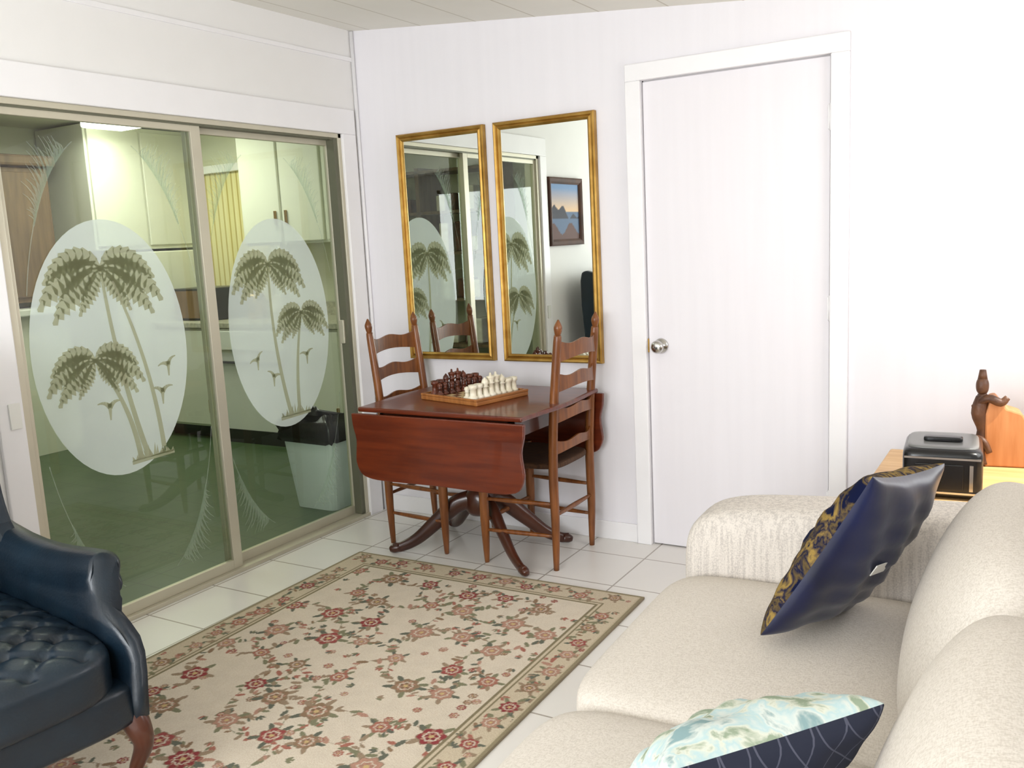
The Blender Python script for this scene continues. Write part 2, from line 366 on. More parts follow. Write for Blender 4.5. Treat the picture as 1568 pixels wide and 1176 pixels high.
def etch(nm,cy,x,sc,palms,birds,grass):
    flat('oval_'+nm,[ell(cy,1.06,sc,.49)],x,M_etch,g)
    k=0
    for p in palms:
        flat('palm_%s_%d'%(nm,k+1),palm(*p),x+.0015+.0006*k,M_palm,g); k+=1
    P=[]
    for b in birds: P+=bird(b[0],b[1],b[2])
    for i in range(16):
        t=i/15; P.append([(grass[0]-.09+.18*t-.008,grass[1]),(grass[0]-.09+.18*t+.008,grass[1]),(grass[0]-.09+.18*t+random.uniform(-.02,.02),grass[1]+.02+.03*math.sin(math.pi*t)*random.uniform(.6,1.3))])
    P+=strip([(grass[0]-.1,grass[1]-.005),(grass[0]+.1,grass[1]+.0)],.008,.008)
    flat('birds_grass_'+nm,P,x+.001,M_palm,g)
LY=lambda px:-1.515+(px-170)*.00276; LZ=lambda py:1.06-(py-533)*.0025
etch('fixed',-1.515,-.018,.335,
 [((LY(205),LZ(712)),(LY(162),LZ(408)),.02,.32),((LY(192),LZ(712)),(LY(138),LZ(545)),-.03,.25)],
 [((LY(255),LZ(570)),.05,20),((LY(240),LZ(612)),.055,0),((LY(152),LZ(620)),.055,0)],(LY(213),LZ(712)))
flat('palm_trunk_fixed',strip(arc((LY(232),LZ(700)),(LY(178),LZ(430)),-.03,14),.011,.005),-.0160,M_palm,g)
RY=lambda px:-.60+(px-439)*.0041; RZ=lambda py:1.06-(py-495)*.003
etch('moving',-.59,-.058,.32,
 [((RY(445),RZ(645)),(RY(428),RZ(400)),.03,.28),((RY(458),RZ(645)),(RY(474),RZ(480)),.02,.22)],
 [((RY(478),RZ(550)),.05,10),((RY(400),RZ(545)),.05,30),((RY(422),RZ(575)),.05,-20)],(RY(452),RZ(642)))
def corners(nm,a,b,x):
    P=[];cy=(a+b)/2;A=(b-a)/2;cz=(.06+HS-.055)/2;B=(HS-.055-.06)/2
    for sy in (1,-1):
        for sz in (1,-1):
            pts=[(cy+sy*A*.97*math.cos(t),cz+sz*B*.97*math.sin(t)) for t in np.linspace(.35,1.25,22)]
            P+=strip(pts,.002,.002)
            for i,t in enumerate(np.linspace(.66,1.12,40)):
                p=(cy+sy*A*.97*math.cos(t),cz+sz*B*.97*math.sin(t))
                k=math.sin(math.pi*(t-.62)/.54)
                an=math.atan2(sz*(.8+.9*t),sy*.5)+sy*sz*.2*math.sin(i*2.1)
                l=.02+.12*k*(.7+.3*math.sin(i*1.7))
                q=(p[0]+math.cos(an)*l,p[1]+math.sin(an)*l)
                q=(min(max(q[0],a+.002),b-.002),min(max(q[1],.062),HS-.057))
                P+=strip(arc(p,q,.012*sy*sz,4),.004,.001)
    flat('corner_ferns_'+nm,P,x,M_etch2,g)
corners('fixed',Y0+.05,-1.06,-.0185)
corners('moving',-1.04,Y1-.05,-.0585)
box('handle',(-.05,Y1-.062,.92),(-.02,Y1-.05,1.04),M_alu,g,bev=.003)

# ------------------------------------------------------------ KITCHEN
KX=-3.7; KY0,KY1=-3.2,1.6
box('floor_kitchen',(KX,KY0,-.06),(0,KY1,-.001),M_kfloor)
box('ceiling_kitchen',(KX-.1,KY0-.1,2.42),(-.1,KY1+.1,2.5),M_kwall)
box('wall_kitchen_far',(KX-.1,KY0,0),(KX,KY1,2.5),M_kwall)
box('wall_kitchen_back',(KX,KY1,0),(-.1,KY1+.1,2.5),M_kwall)
box('wall_kitchen_front',(KX,KY0-.1,0),(-.1,KY0,2.5),M_kwall)
box('wall_kitchen_side',(-.1,.1,0),(0,KY1,2.5),M_kwall)
def cab(x0,x1,z0,z1,y0,y1,n,low=False):
    g=grp('kitchen_cabinet')
    box('body',(x0,y0,z0),(x1,y1,z1),M_kcab,g)
    w=(x1-x0)/n
    join_boxes('doors',[((x0+i*w+.012,y0-.02,z0+.015),(x0+(i+1)*w-.012,y0,z1-.015)) for i in range(n)],M_kcab,g,bev=.006)
    join_boxes('pulls',[((x0+i*w+(w-.06 if i%2==0 else .045),y0-.035,z0+(z1-z0)*.15),(x0+i*w+(w-.045 if i%2==0 else .06),y0-.02,z0+(z1-z0)*.15+.1)) for i in range(n)],M_brass,g)
    if low: box('toe_kick',(x0,y0+.07,0),(x1,y1,z0),M_kdark,g)
cab(-1.55,-.15,.1,.855,.97,1.58,3,True)
cab(-2.98,-2.36,.1,.855,.97,1.58,1,True)
cab(-2.2,-.15,1.45,2.40,1.25,1.58,5)
g=grp('kitchen_countertop')
box('slab',(-3.0,.94,.86),(-.12,1.58,.90),M_kcounter,g,bev=.005); box('backsplash',(-3.0,1.56,.90),(-.12,1.58,1.0),M_kcounter,g)
g=grp('dishwasher')
box('body',(-2.345,.96,.0),(-1.565,1.5,.855),M_white,g,bev=.008)
box('panel',(-2.32,.935,.70),(-1.58,.96,.84),M_white,g,bev=.004); box('slot',(-2.3,.93,.60),(-1.6,.961,.615),M_kdark,g); box('kick',(-2.34,.95,0),(-1.57,.962,.1),M_kdark,g)
g=grp('refrigerator')
box('body',(-3.65,.72,.0),(-3.06,1.5,1.45),M_kcab,g,bev=.01)
box('door_handle',(-3.06,.80,.7),(-3.03,.82,1.3),M_alu,g,bev=.004)
g=grp('kitchen_cabinet')
box('upper_cabinet',(-3.68,.62,1.47),(-3.1,1.55,2.4),M_kcab,g,bev=.006)
join_boxes('cabinet_doors',[((-3.1,.64,1.5),(-3.08,1.08,2.37)),((-3.1,1.1,1.5),(-3.08,1.53,2.37))],M_kcab,g,bev=.005)
g=grp('wooden_hutch')
box('carcass',(-3.69,-.9,1.12),(-3.4,.5,2.1),M_hutch,g,bev=.01)
join_boxes('doors',[((-3.4,-.88+i*.46,1.16),(-3.375,-.45+i*.46,2.06)) for i in range(3)],M_hutch,g,bev=.01)
box('crown',(-3.69,-.94,2.1),(-3.34,.54,2.18),M_hutch,g,bev=.02)
g=grp('breakfast_counter')
box('base',(-3.62,-1.2,0),(-3.3,.45,1.03),M_kcab,g); box('top',(-3.66,-1.25,1.03),(-3.22,.5,1.08),M_white,g,bev=.008)
g=grp('window_blind')
box('blind',(-2.95,1.575,1.02),(-2.3,1.598,2.05),M_curt,g); box('headrail',(-2.98,1.53,2.05),(-2.27,1.6,2.11),M_trim,g,bev=.004)
g=grp('microwave_oven',(0,0,0))
box('case',(-2.9,1.1,.902),(-2.45,1.45,1.15),M_kdark,g,bev=.01); box('door',(-2.88,1.09,.92),(-2.6,1.1,1.13),M_hutch,g)
g=grp('kitchen_canister')
lathe('jar',[(.001,0),(.07,0),(.075,.02),(.075,.17),(.06,.19),(.02,.2),(.001,.215)],M_brass,g,20,(-2.2,1.3,.902))
g=grp('stoneware_crock')
lathe('pot',[(.001,0),(.06,0),(.08,.05),(.08,.12),(.05,.16),(.055,.18),(.001,.18)],M_cream,g,20,(-1.95,1.32,.902))
g=grp('kitchen_ceiling_light')
box('housing',(-2.95,.45,2.38),(-1.95,.85,2.42),M_white,g); box('diffuser',(-2.92,.48,2.335),(-1.98,.82,2.385),M_lamp,g,bev=.015)
g=grp('trash_can',(-.36,-.06,0),0)
def rr(w,d,z,r=.04,n=5,wob=0):
    P=[]
    for cx,cy,a0 in ((w-r,d-r,0),(-w+r,d-r,90),(-w+r,-d+r,180),(w-r,-d+r,270)):
        for i in range(n): 
            a=math.radians(a0+90*i/(n-1)); q=1+wob*random.uniform(-1,1)
            P.append(((cx+r*math.cos(a))*q,(cy+r*math.sin(a))*q,z+wob*random.uniform(-.1,.1)))
    return P
loft('bin',[rr(.14,.10,.0),rr(.185,.13,.40),rr(.195,.14,.405),rr(.195,.14,.43),rr(.18,.13,.43),rr(.175,.12,.3)],M_can,g,smooth=False)
loft('bag',[rr(.20,.15,.38,wob=.08),rr(.203,.152,.42,wob=.06),rr(.20,.15,.46,wob=.10),rr(.16,.12,.52,wob=.22),rr(.15,.11,.49,wob=.1),rr(.14,.10,.40,wob=.05)],M_bag,g)
g=grp('kitchen_shelf_unit',(-1.7,-3.0,0))
join_boxes('boards',[((-.75,-.17,z),(.75,.17,z+.025)) for z in (.1,.5,.9,1.3,1.65,2.0)]+[((-.77,-.17,0),(-.74,.17,2.05)),((.74,-.17,0),(.77,.17,2.05)),((-.02,-.17,0),(.02,.17,2.05))],M_hutch,g)
bx=[]
for z in (.125,.525,.925,1.325,1.675):
    x=-.7
    while x<.62:
        ww=random.uniform(.05,.16); hh=random.uniform(.1,.26)
        if abs(x+ww/2)>.09: bx.append(((x,-.12,z),(x+ww,.08,z+hh)))
        x+=ww+random.uniform(.01,.08)
join_boxes('jars',bx[::2],M_brownp,g,bev=.01); join_boxes('boxes',bx[1::2],M_cream,g,bev=.01)

# ------------------------------------------------------------ MIRRORS
def rectframe(nm,w,h,prof,m,g,fl=lambda a,b,c:(a,b,c)):
    rings=[]
    for sx,sz in ((-1,-1),(1,-1),(1,1),(-1,1)):
        rings.append([fl(sx*(w-o),d,sz*(h-o)) for o,d in prof])
    loft(nm,rings,m,g,smooth=False,closed=True)
def mirror(nm,x0,x1,z0,z1,rz=0):
    g=grp(nm,((x0+x1)/2,-.022,(z0+z1)/2),rz)
    w=(x1-x0)/2;h=(z1-z0)/2
    rectframe('frame',w,h,[(0,.018),(0,-.006),(.006,-.012),(.014,-.010),(.018,-.004),(.026,-.008),(.034,-.002),(.036,.010),(.036,.018)],M_gold,g)
    box('glass',(-w+.03,.004,-h+.03),(w-.03,.010,h-.03),M_mirror,g)
mirror('wall_mirror',.258,.763,.827,1.933)
mirror('wall_mirror',.817,1.332,.827,1.933)
g=grp('framed_picture',(0,-2.28,1.58))
def pic(X,Y):
    C=np.zeros(X.shape+(3,));t=Y/.40
    sky=np.array(lin(120,150,190)[:3]);gl=np.array(lin(236,196,150)[:3]);dk=np.array(lin(50,48,60)[:3]);wt=np.array(lin(90,110,140)[:3])
    C[:]=np.where((t>.5)[...,None],gl+(sky-gl)*np.clip((t-.5)*2.4,0,1)[...,None],wt)
    hill=.5+.1*np.sin(X*14)+.06*np.sin(X*41); C[(t<hill)&(t>.38)]=dk
    C[(t<.2+.1*np.sin(X*23+1))]=np.array(lin(90,54,44)[:3]); return C
mxp=Matrix(((0,0,1,.012),(-1,0,0,.22),(0,1,0,-.20),(0,0,0,1)))
cgrid('painting',.44,.40,60,50,pic,vcol_mat('painting_canvas',.6,0),g,mx=mxp)
rectframe('frame',.26,.24,[(0,.002),(0,.028),(.01,.032),(.03,.026),(.045,.016),(.045,.002)],M_pframe,g,lambda a,b,c:(b,a,c))

# ------------------------------------------------------------ DROP-LEAF TABLE
g=grp('drop_leaf_table',(.93,-.43,0))
zt=.725
top=[]
hx,hy=.425,.345
for i in range(13):
    t=-1+2*i/12; top.append((hx-.010+.010*math.cos(t*math.pi*1.0),t*hy))
for i in range(13):
    t=1-2*i/12; top.append((-hx+.010-.010*math.cos(t*math.pi),t*hy))
prism('top',top,2,zt-.02,zt,M_cherry,g,bev=.006)
def leaf(nm,y,sg):
    pts=[(-hx,zt-.012),(-hx+.004,.66),(-hx+.018,.60),(-hx+.012,.54),(-hx+.010,.50),(-hx+.03,.455),(-hx+.07,.435),(-hx+.16,.428),(0,.432),
         (hx-.16,.428),(hx-.07,.435),(hx-.03,.455),(hx-.010,.50),(hx-.012,.54),(hx-.018,.60),(hx-.004,.66),(hx,zt-.012)]
    P=catmull([(a,b-.012,0) for a,b in pts],3); P=[(p.x,p.y) for p in P]
    prism(nm,P,1,y-.009,y+.009,M_cherry,g,bev=.004)
leaf('leaf_front',-hy-.012,-1); leaf('leaf_back',hy+.012,1)
join_boxes('apron',[((-.33,-.29,.62),(.33,-.27,.705)),((-.33,.27,.62),(.33,.29,.705)),((-.33,-.29,.62),(-.31,.29,.705)),((.31,-.29,.62),(.33,.29,.705)),((-.09,-.28,.64),(.09,.28,.705))],M_cherryd,g)
px,py=-.08,.08
lathe('pedestal',[(.001,.17),(.055,.17),(.07,.19),(.07,.27),(.05,.29),(.035,.31),(.04,.33),(.062,.38),(.066,.43),(.05,.48),(.032,.52),(.03,.56),(.045,.58),(.05,.6),(.09,.62),(.1,.645),(.001,.645)],M_cherryd,g,28,(px,py,0))
for i,(ex,ey) in enumerate(((-.355,-.215),(.355,-.235),(.33,.22),(-.33,.22))):
    P=[(px+.035*np.sign(ex),py+.03*np.sign(ey),.24),(px+ex*.28,py+ey*.28,.215),(px+ex*.5,py+ey*.5,.14),(px+ex*.72,py+ey*.72,.065),(px+ex*.9,py+ey*.9,.03),(px+ex*1.0,py+ey*1.0,.026)]
    tube('leg_%d'%(i+1),P,[.038,.037,.031,.025,.021,.019],M_cherryd,g,12,6,flat=(.75,1.15))
    tube('brass_toe_%d'%(i+1),[(px+ex*.93,py+ey*.93,.026),(px+ex*1.0,py+ey*1.0,.022),(px+ex*1.04,py+ey*1.04,.018)],[.021,.020,.012],M_cherryd,g,12,3)

# ------------------------------------------------------------ LADDER-BACK CHAIRS
def chair(loc,rz):
    g=grp('ladder_back_chair',loc,rz)
    for i,sy in enumerate((-1,1)):
        P=[(-.165,sy*.175,0),(-.17,sy*.175,.2),(-.17,sy*.175,.45),(-.185,sy*.175,.7),(-.215,sy*.175,.98),(-.217,sy*.175,1.0),(-.219,sy*.175,1.015),(-.221,sy*.175,1.04),(-.223,sy*.175,1.07)]
        tube('back_post_%d'%(i+1),P,[.012,.018,.02,.019,.017,.010,.014,.017,.003],M_chair,g,12,5)
        P=[(.165,sy*.205,0),(.165,sy*.205,.04),(.165,sy*.205,.12),(.165,sy*.205,.25),(.165,sy*.205,.44),(.165,sy*.205,.46)]
        tube('front_leg_%d'%(i+1),P,[.010,.013,.017,.021,.019,.012],M_chair,g,12,4)
        for j,z in enumerate((.15,.29)):
            tube('side_rung_%d_%d'%(i+1,j+1),[(-.168,sy*.175,z),(0,sy*.19,z),(.165,sy*.205,z)],[.007,.011,.007],M_chair,g,8,4)
    for j,z in enumerate((.19,.33)):
        tube('front_rung_%d'%(j+1),[(.165,-.2,z),(.165,0,z),(.165,.2,z)],[.007,.012,.007],M_chair,g,8,4)
    tube('back_rung',[(-.17,-.17,.24),(-.17,0,.24),(-.17,.17,.24)],[.007,.011,.007],M_chair,g,8,4)
    for j,z in enumerate((.53,.67,.805,.935)):
        hgt=.028+.004*j
        rings=[]
        xb=-.175-.045*max(0,(z-.5))/.5
        n=16
        for i in range(n+1):
            t=-1+2*i/n
            bow=-.028*(1-t*t)
            top=z+hgt+.010*math.cos(t*math.pi*1.5)*(1-.3*abs(t)) -.014*math.cos(t*math.pi/2)+.008
            bot=z-hgt+.016*math.cos(t*math.pi/2)
            y=t*.172;x=xb+bow
            rings.append([(x-.004,y,bot),(x+.004,y,bot),(x+.004,y,top),(x-.004,y,top)])
        loft('slat_%d'%(j+1),rings,M_chair,g,smooth=False)
    def fn(P,q):
        P.y*=1+.08*(P.x/.17); P.z-=.012*(1-q.x**2)*(1-q.y**2)*(q.z>0); return P
    sbox('rush_seat',(0,0,.448),(.185,.185,.018),M_rush,g,5,12,fn)
    return g
chair((.565,-.27,0),0)
chair((1.125,-.29,0),math.pi)

# ------------------------------------------------------------ CHESS SET
g=grp('chess_set',(.90,-.43,zt),math.radians(-14))
box('tray',(-.18,-.155,.0),(.18,.155,.018),M_boardw,g,bev=.004)
box('squares',(-.14,-.14,.018),(.14,.14,.0195),M_check,g)
join_boxes('rim',[((-.18,-.155,.018),(-.165,.155,.028)),((.165,-.155,.018),(.18,.155,.028)),((-.165,-.155,.018),(.165,-.145,.028)),((-.165,.145,.018),(.165,.155,.028))],M_boardw,g,bev=.002)
pawn=[(.001,0),(.013,0),(.013,.006),(.008,.010),(.006,.024),(.009,.026),(.006,.028),(.009,.034),(.008,.041),(.001,.045)]
rook=[(.001,0),(.015,0),(.015,.008),(.010,.014),(.009,.036),(.013,.04),(.013,.052),(.009,.052),(.009,.046),(.001,.046)]
bish=[(.001,0),(.015,0),(.015,.008),(.009,.013),(.007,.036),(.012,.038),(.007,.042),(.011,.050),(.009,.060),(.003,.068),(.001,.071)]
king=[(.001,0),(.016,0),(.016,.009),(.010,.014),(.008,.045),(.013,.048),(.008,.052),(.012,.066),(.013,.070),(.004,.073),(.003,.082),(.001,.084)]
order=[rook,rook,bish,king,king,bish,rook,rook]
for side,(m,xs) in enumerate(((M_brownp,(-.1225,-.0875)),(M_cream,(.1225,.0875)))):
    for i in range(8):
        y=-.1225+.035*i
        s=1.2; sr=1.35
        for k,(pr,x) in enumerate(((order[i],xs[0]),(pawn,xs[1]))):
            lathe('piece_%d_%d_%d'%(side,k,i),[(r*sr*(1.1 if side else 1),z*s) for r,z in pr],m,g,10,(x+random.uniform(-.004,.004),y,.0195))

# ------------------------------------------------------------ RUG
RW_,RL_=1.40,2.35
def rugcol(X,Y):
    C=np.zeros(X.shape+(3,)); L3=lambda *a:np.array(lin(*a)[:3])
    cream=L3(228,214,194); C[:]=cream
    n=(np.sin(X*37+np.sin(Y*23)*2)*np.sin(Y*41+np.sin(X*19)*2)); C*=(1+.03*n)[...,None]
    cols=[L3(164,84,80),L3(176,114,98),L3(152,124,98),L3(190,146,126),L3(152,68,70)]
    green=L3(138,136,108);dgreen=L3(110,112,98);brown=L3(164,142,118)
    dx=X[0,1]-X[0,0];dy=Y[1,0]-Y[0,0];ny,nx=X.shape
    def win(cx,cy,r):
        return slice(max(0,int((cy-r)/dy)),min(ny,int((cy+r)/dy)+2)),slice(max(0,int((cx-r)/dx)),min(nx,int((cx+r)/dx)+2))
    def ellp(cx,cy,a,b,ang,col):
        s=win(cx,cy,max(a,b)); x=X[s]-cx;y=Y[s]-cy
        u=x*math.cos(ang)+y*math.sin(ang);v=-x*math.sin(ang)+y*math.cos(ang)
        C[s][(u/a)**2+(v/b)**2<1]=col
    def line(p0,p1,b,w,col):
        for (x,y) in arc(p0,p1,b,max(6,int(math.hypot(p1[0]-p0[0],p1[1]-p0[1])/.006))): ellp(x,y,w,w,0,col)
    def flower(cx,cy,R,kk):
        c=cols[kk%5]; s=win(cx,cy,R*1.2); x=X[s]-cx;y=Y[s]-cy; r=np.hypot(x,y);th=np.arctan2(y,x)
        k=6+kk%4; e=R*(.90+.10*np.cos(k*th+kk))
        W=C[s]; W[r<e]=brown*.9; W[r<e*.92]=c; 
        W[(r<e*.82)&(np.cos(k*th+kk+math.pi)>.55)&(r>R*.4)]=cols[3]
        W[r<e*.58]=cream*.92; W[r<e*.46]=c*.85; W[(r<e*.46)&(np.cos(5*th)>.5)]=cols[3]; W[r<R*.17]=L3(210,182,130)
        C[s]=W
    rg=random.Random(11)
    B=.145
    def fill(x0,x1,y0,y1,sp,R0,R1,vine=.85,buds=3.6):
        pts=[]
        ny_=max(1,int(round((y1-y0)/sp)));nx_=max(1,int(round((x1-x0)/sp)))
        for j in range(ny_):
            for i in range(nx_):
                px=x0+(i+.5+rg.uniform(-.2,.2)+(.25 if j%2 else -.25)*(nx_>1))*(x1-x0)/nx_; py=y0+(j+.5+rg.uniform(-.2,.2))*(y1-y0)/ny_
                pts.append((px,py))
        for a in range(len(pts)):
            for b in range(a+1,len(pts)):
                d=math.hypot(pts[a][0]-pts[b][0],pts[a][1]-pts[b][1])
                if d<sp*1.35 and rg.random()<vine:
                    bl=rg.choice((-1,1))*sp*.22
                    line(pts[a],pts[b],bl,.0022,brown if rg.random()<.5 else green)
                    m_=9 if sp>.12 else 6
                    for (x,y) in arc(pts[a],pts[b],bl,m_)[2:-2]:
                        an=rg.uniform(0,6.28); s_=rg.uniform(.8,1.6); ellp(x+.013*math.cos(an),y+.013*math.sin(an),.014*s_,.006*s_,an,rg.choice((green,dgreen,brown,cols[3],green,brown,cols[2],cols[1])))
        for q in range(int((x1-x0)*(y1-y0)/(sp*sp)*buds)):
            x,y=rg.uniform(x0,x1),rg.uniform(y0,y1); kk=rg.random()
            if kk<.4: flower(x,y,R0*rg.uniform(.4,.6),rg.randrange(50))
            else:
                an=rg.uniform(0,6.28)
                for dd in (-.5,0,.5): ellp(x+.010*math.cos(an+dd*2),y+.010*math.sin(an+dd*2),.012,.005,an+dd,rg.choice((cols[1],dgreen,brown,green)))
        for k,(x,y) in enumerate(pts):
            R=rg.uniform(R0,R1)
            for q in range(5):
                an=q*1.257+rg.uniform(-.3,.3); ellp(x+R*1.1*math.cos(an),y+R*1.1*math.sin(an),R*.5,R*.2,an,rg.choice((green,dgreen,brown)))
            flower(x,y,R,rg.randrange(50))
    fill(B,RW_-B,B,RL_-B,.18,.032,.054)
    band=(X<B)|(X>RW_-B)|(Y<B)|(Y>RL_-B)
    C[band]=L3(214,198,172)
    fill(.015,RW_-.015,.015,B-.03,.12,.022,.036); fill(.015,RW_-.015,RL_-B+.03,RL_-.015,.12,.022,.036)
    fill(.015,B-.03,B,RL_-B,.12,.022,.036); fill(RW_-B+.03,RW_-.015,B,RL_-B,.12,.022,.036)
    D=np.minimum(np.minimum(X,RW_-X),np.minimum(Y,RL_-Y))
    C[(D>B-.026)&(D<B-.019)]=L3(142,130,102); C[(D>B-.009)&(D<B)]=L3(142,130,102)
    C[D<.012]=L3(156,144,116); C[(D>.012)&(D<.018)]=L3(206,190,162)
    C=C*.84
    return C
rug=grp('area_rug',(.35,-.632,0),math.radians(1.0))
cgrid('pile',RW_,RL_,int(RW_/.0034),int(RL_/.0034),rugcol,vcol_mat('rug_wool',.95,.5),rug,mx=Matrix.Translation((0,-RL_,.010)))
box('backing',(0,-RL_,.001),(RW_,0,.0095),mat('rug_edge',lin(150,136,112),.9),rug)

# ------------------------------------------------------------ SOFA
g=grp('sofa',(2.2,-1.12,0),math.radians(2))
L=2.06;AW=.24
box('base',(.03,-L+.02,.06),(.92,-.02,.30),M_sofas,g,bev=.02)
for i,(x,y) in enumerate(((.07,-.06),(.07,-L+.06),(.86,-.06),(.86,-L+.06))): lathe('foot_%d'%(i+1),[(.001,0),(.022,0),(.03,.06),(.001,.06)],M_legw,g,12,(x,y,.011))
def armf(P,q):
    t=(P.x+.03)/.8
    if q.z>0: P.z+=.045*t*q.z
    return P
for nm,yc in (('arm_far',-AW/2),('arm_near',-L+AW/2)):
    sbox(nm,(.43,yc,.335),(.46,AW/2+.01,.29),M_sofas,g,6,24,armf)
sy=(L-2*AW)/2
for i in range(2):
    yc=-AW-sy*(i+.5)
    sbox('seat_cushion_%d'%(i+1),(.33,yc,.36),(.37,sy/2+.004,.105),M_sofa,g,7,24,crown=.02)
    mx=Matrix.Translation((.80,yc,.575))@Matrix.Rotation(math.radians(20),4,'Y')
    def bf(P,q):
        P.x-=.04*(1-q.y**2)*(1-q.z**2)*(q.x<0); P.z+=.015*(1-q.y**2)*(q.z>0); return P
    sbox('back_cushion_%d'%(i+1),(0,0,0),(.15,sy/2+.006,.225),M_sofa,g,4.2,24,bf,mx=mx)
sbox('back_frame',(.93,-L/2,.39),(.12,L/2-.01,.345),M_sofa,g,5,18)
# ------------------------------------------------------------ PILLOWS
def pillow(nm,c,U,B,w,h,T,mf,mb,tag=False):
    g=grp(nm,c); U=Vector(U).normalized(); B=(Vector(B)-U*Vector(B).dot(U)).normalized(); N=B.cross(U)
    n=30
    for side,m in ((1,mf),(-1,mb)):
        V=[];F=[]
        for j in range(n+1):
            for i in range(n+1):
                u=math.sin(math.pi/2*(-1+2*i/n));v=math.sin(math.pi/2*(-1+2*j/n))
                k=(max(0,(1-u*u)*(1-v*v)))**.40
                pu=u*(1-.07*(1-v*v)**1); pv=v*(1-.07*(1-u*u))
                wr=.006*math.sin(u*9+v*4)*k+.004*math.sin(v*17-u*5)*k
                V.append(B*pu*w/2+U*pv*h/2+N*side*(T/2*k+wr))
        for j in range(n):
            for i in range(n):
                a=j*(n+1)+i;F.append((a,a+1,a+n+2,a+n+1))
        mk('face_front' if side>0 else 'face_back',V,F,m,g,True)
    return g,U,B,N
def lattice(Bv,Uv):
    m,nt,b=newmat('navy_lattice');N=nt.nodes;L_=nt.links
    tc=N.new('ShaderNodeTexCoord')
    def dot(v):
        n=N.new('ShaderNodeVectorMath'); n.operation='DOT_PRODUCT'; n.inputs[1].default_value=v; L_.new(tc.outputs['Object'],n.inputs[0]); return n.outputs['Value']
    out=None
    for s_ in (1,-1):
        v=(Vector(Uv)*1.0+Vector(Bv)*s_*.8)*24
        d=dot(v)
        fr=N.new('ShaderNodeMath'); fr.operation='FRACT'; ad=N.new('ShaderNodeMath'); ad.operation='ADD'; ad.inputs[1].default_value=50; L_.new(d,ad.inputs[0]); L_.new(ad.outputs[0],fr.inputs[0])
        gt=N.new('ShaderNodeMath'); gt.operation='LESS_THAN'; gt.inputs[1].default_value=.06; L_.new(fr.outputs[0],gt.inputs[0])
        if out is None: out=gt.outputs[0]
        else:
            mm=N.new('ShaderNodeMath'); mm.operation='MAXIMUM'; L_.new(out,mm.inputs[0]); L_.new(gt.outputs[0],mm.inputs[1]); out=mm.outputs[0]
    mx=N.new('ShaderNodeMix'); mx.data_type='RGBA'; L_.new(out,mx.inputs['Factor']); mx.inputs['A'].default_value=lin(26,31,50); mx.inputs['B'].default_value=lin(76,78,94)
    L_.new(mx.outputs['Result'],b.inputs['Base Color']); b.inputs['Roughness'].default_value=.85
    return m
def floral(name,cols,sc=14):
    m,nt,b=newmat(name);N=nt.nodes;L_=nt.links
    tc=N.new('ShaderNodeTexCoord'); no=N.new('ShaderNodeTexNoise'); no.inputs['Scale'].default_value=sc; no.inputs['Detail'].default_value=5; no.inputs['Distortion'].default_value=.4
    L_.new(tc.outputs['Object'],no.inputs[0]); rp=N.new('ShaderNodeValToRGB')
    e=rp.color_ramp.elements; e[0].position=.34;e[0].color=cols[0];e[1].position=.42;e[1].color=cols[1]
    for p,c in zip((.5,.56,.62),cols[2:]): q=e.new(p);q.color=c
    L_.new(no.outputs['Fac'],rp.inputs[0]); L_.new(rp.outputs[0],b.inputs['Base Color']); b.inputs['Roughness'].default_value=.95; b.inputs['Specular IOR Level'].default_value=.1
    return m
M_flor=floral('floral_print',[lin(134,160,162),lin(206,212,206),lin(176,200,202),lin(208,210,196),lin(146,160,138)],20)
M_goldp=floral('gold_print',[lin(14,22,52),lin(150,124,66),lin(16,24,54),lin(96,80,50),lin(14,20,48)],18)
g,U,B,N_=pillow('navy_throw_pillow',(2.70,-1.645,.678),(.215,.0,.36),(.135,.40,.0),.40,.44,.15,M_navy,M_goldp)
mt=Matrix.Translation(N_*.076+U*.01-B*.03)@Matrix((B,U,N_)).transposed().to_4x4()
box('tag',(-.035,-.014,-.001),(.035,.014,.001),M_tag,g,mx=mt)
Bp=Vector((-.6,-.8,0)).normalized();Up=Vector((.55,-.45,.68)).normalized()
pillow('patterned_throw_pillow',(2.670,-2.475,.597),Up,Bp,.35,.35,.16,M_flor,lattice(Bp,Up))

# ------------------------------------------------------------ WING CHAIR
g=grp('wingback_chair',(.625,-2.62,.012),math.radians(-8))
def tuft(u,v,s):
    a=(u+v)/s;b=(u-v)/s
    fa=abs(a-round(a));fb=abs(b-round(b))
    r=math.hypot(fa,fb)*s*.7
    return .020*math.exp(-(r/.016)**2)+.009*(math.exp(-(fa*s/.012)**2)+math.exp(-(fb*s/.012)**2))
def sf(P,q):
    if q.z>.3:
        e=max(0,1-max(abs(q.x),abs(q.y))**6)
        P.z-=tuft(P.x,P.y,.13)*e
    if q.x>0: P.x-=.02*q.y*q.y
    return P
sbox('seat_cushion',(.08,0,.385),(.415,.295,.075),M_leather,g,6,60,sf,crown=.025)
sbox('seat_rail',(.04,0,.285),(.43,.345,.065),M_leather,g,9,14)
def bkf(P,q):
    if q.x>.3:
        e=max(0,1-max(abs(q.z),abs(q.y))**6); P.x-=tuft(P.z,P.y,.13)*e
    return P
mx=Matrix.Translation((-.40,0,.70))@Matrix.Rotation(math.radians(-8),4,'Y')
sbox('back',(0,0,0),(.075,.31,.43),M_leather,g,6,50,bkf,mx=mx)
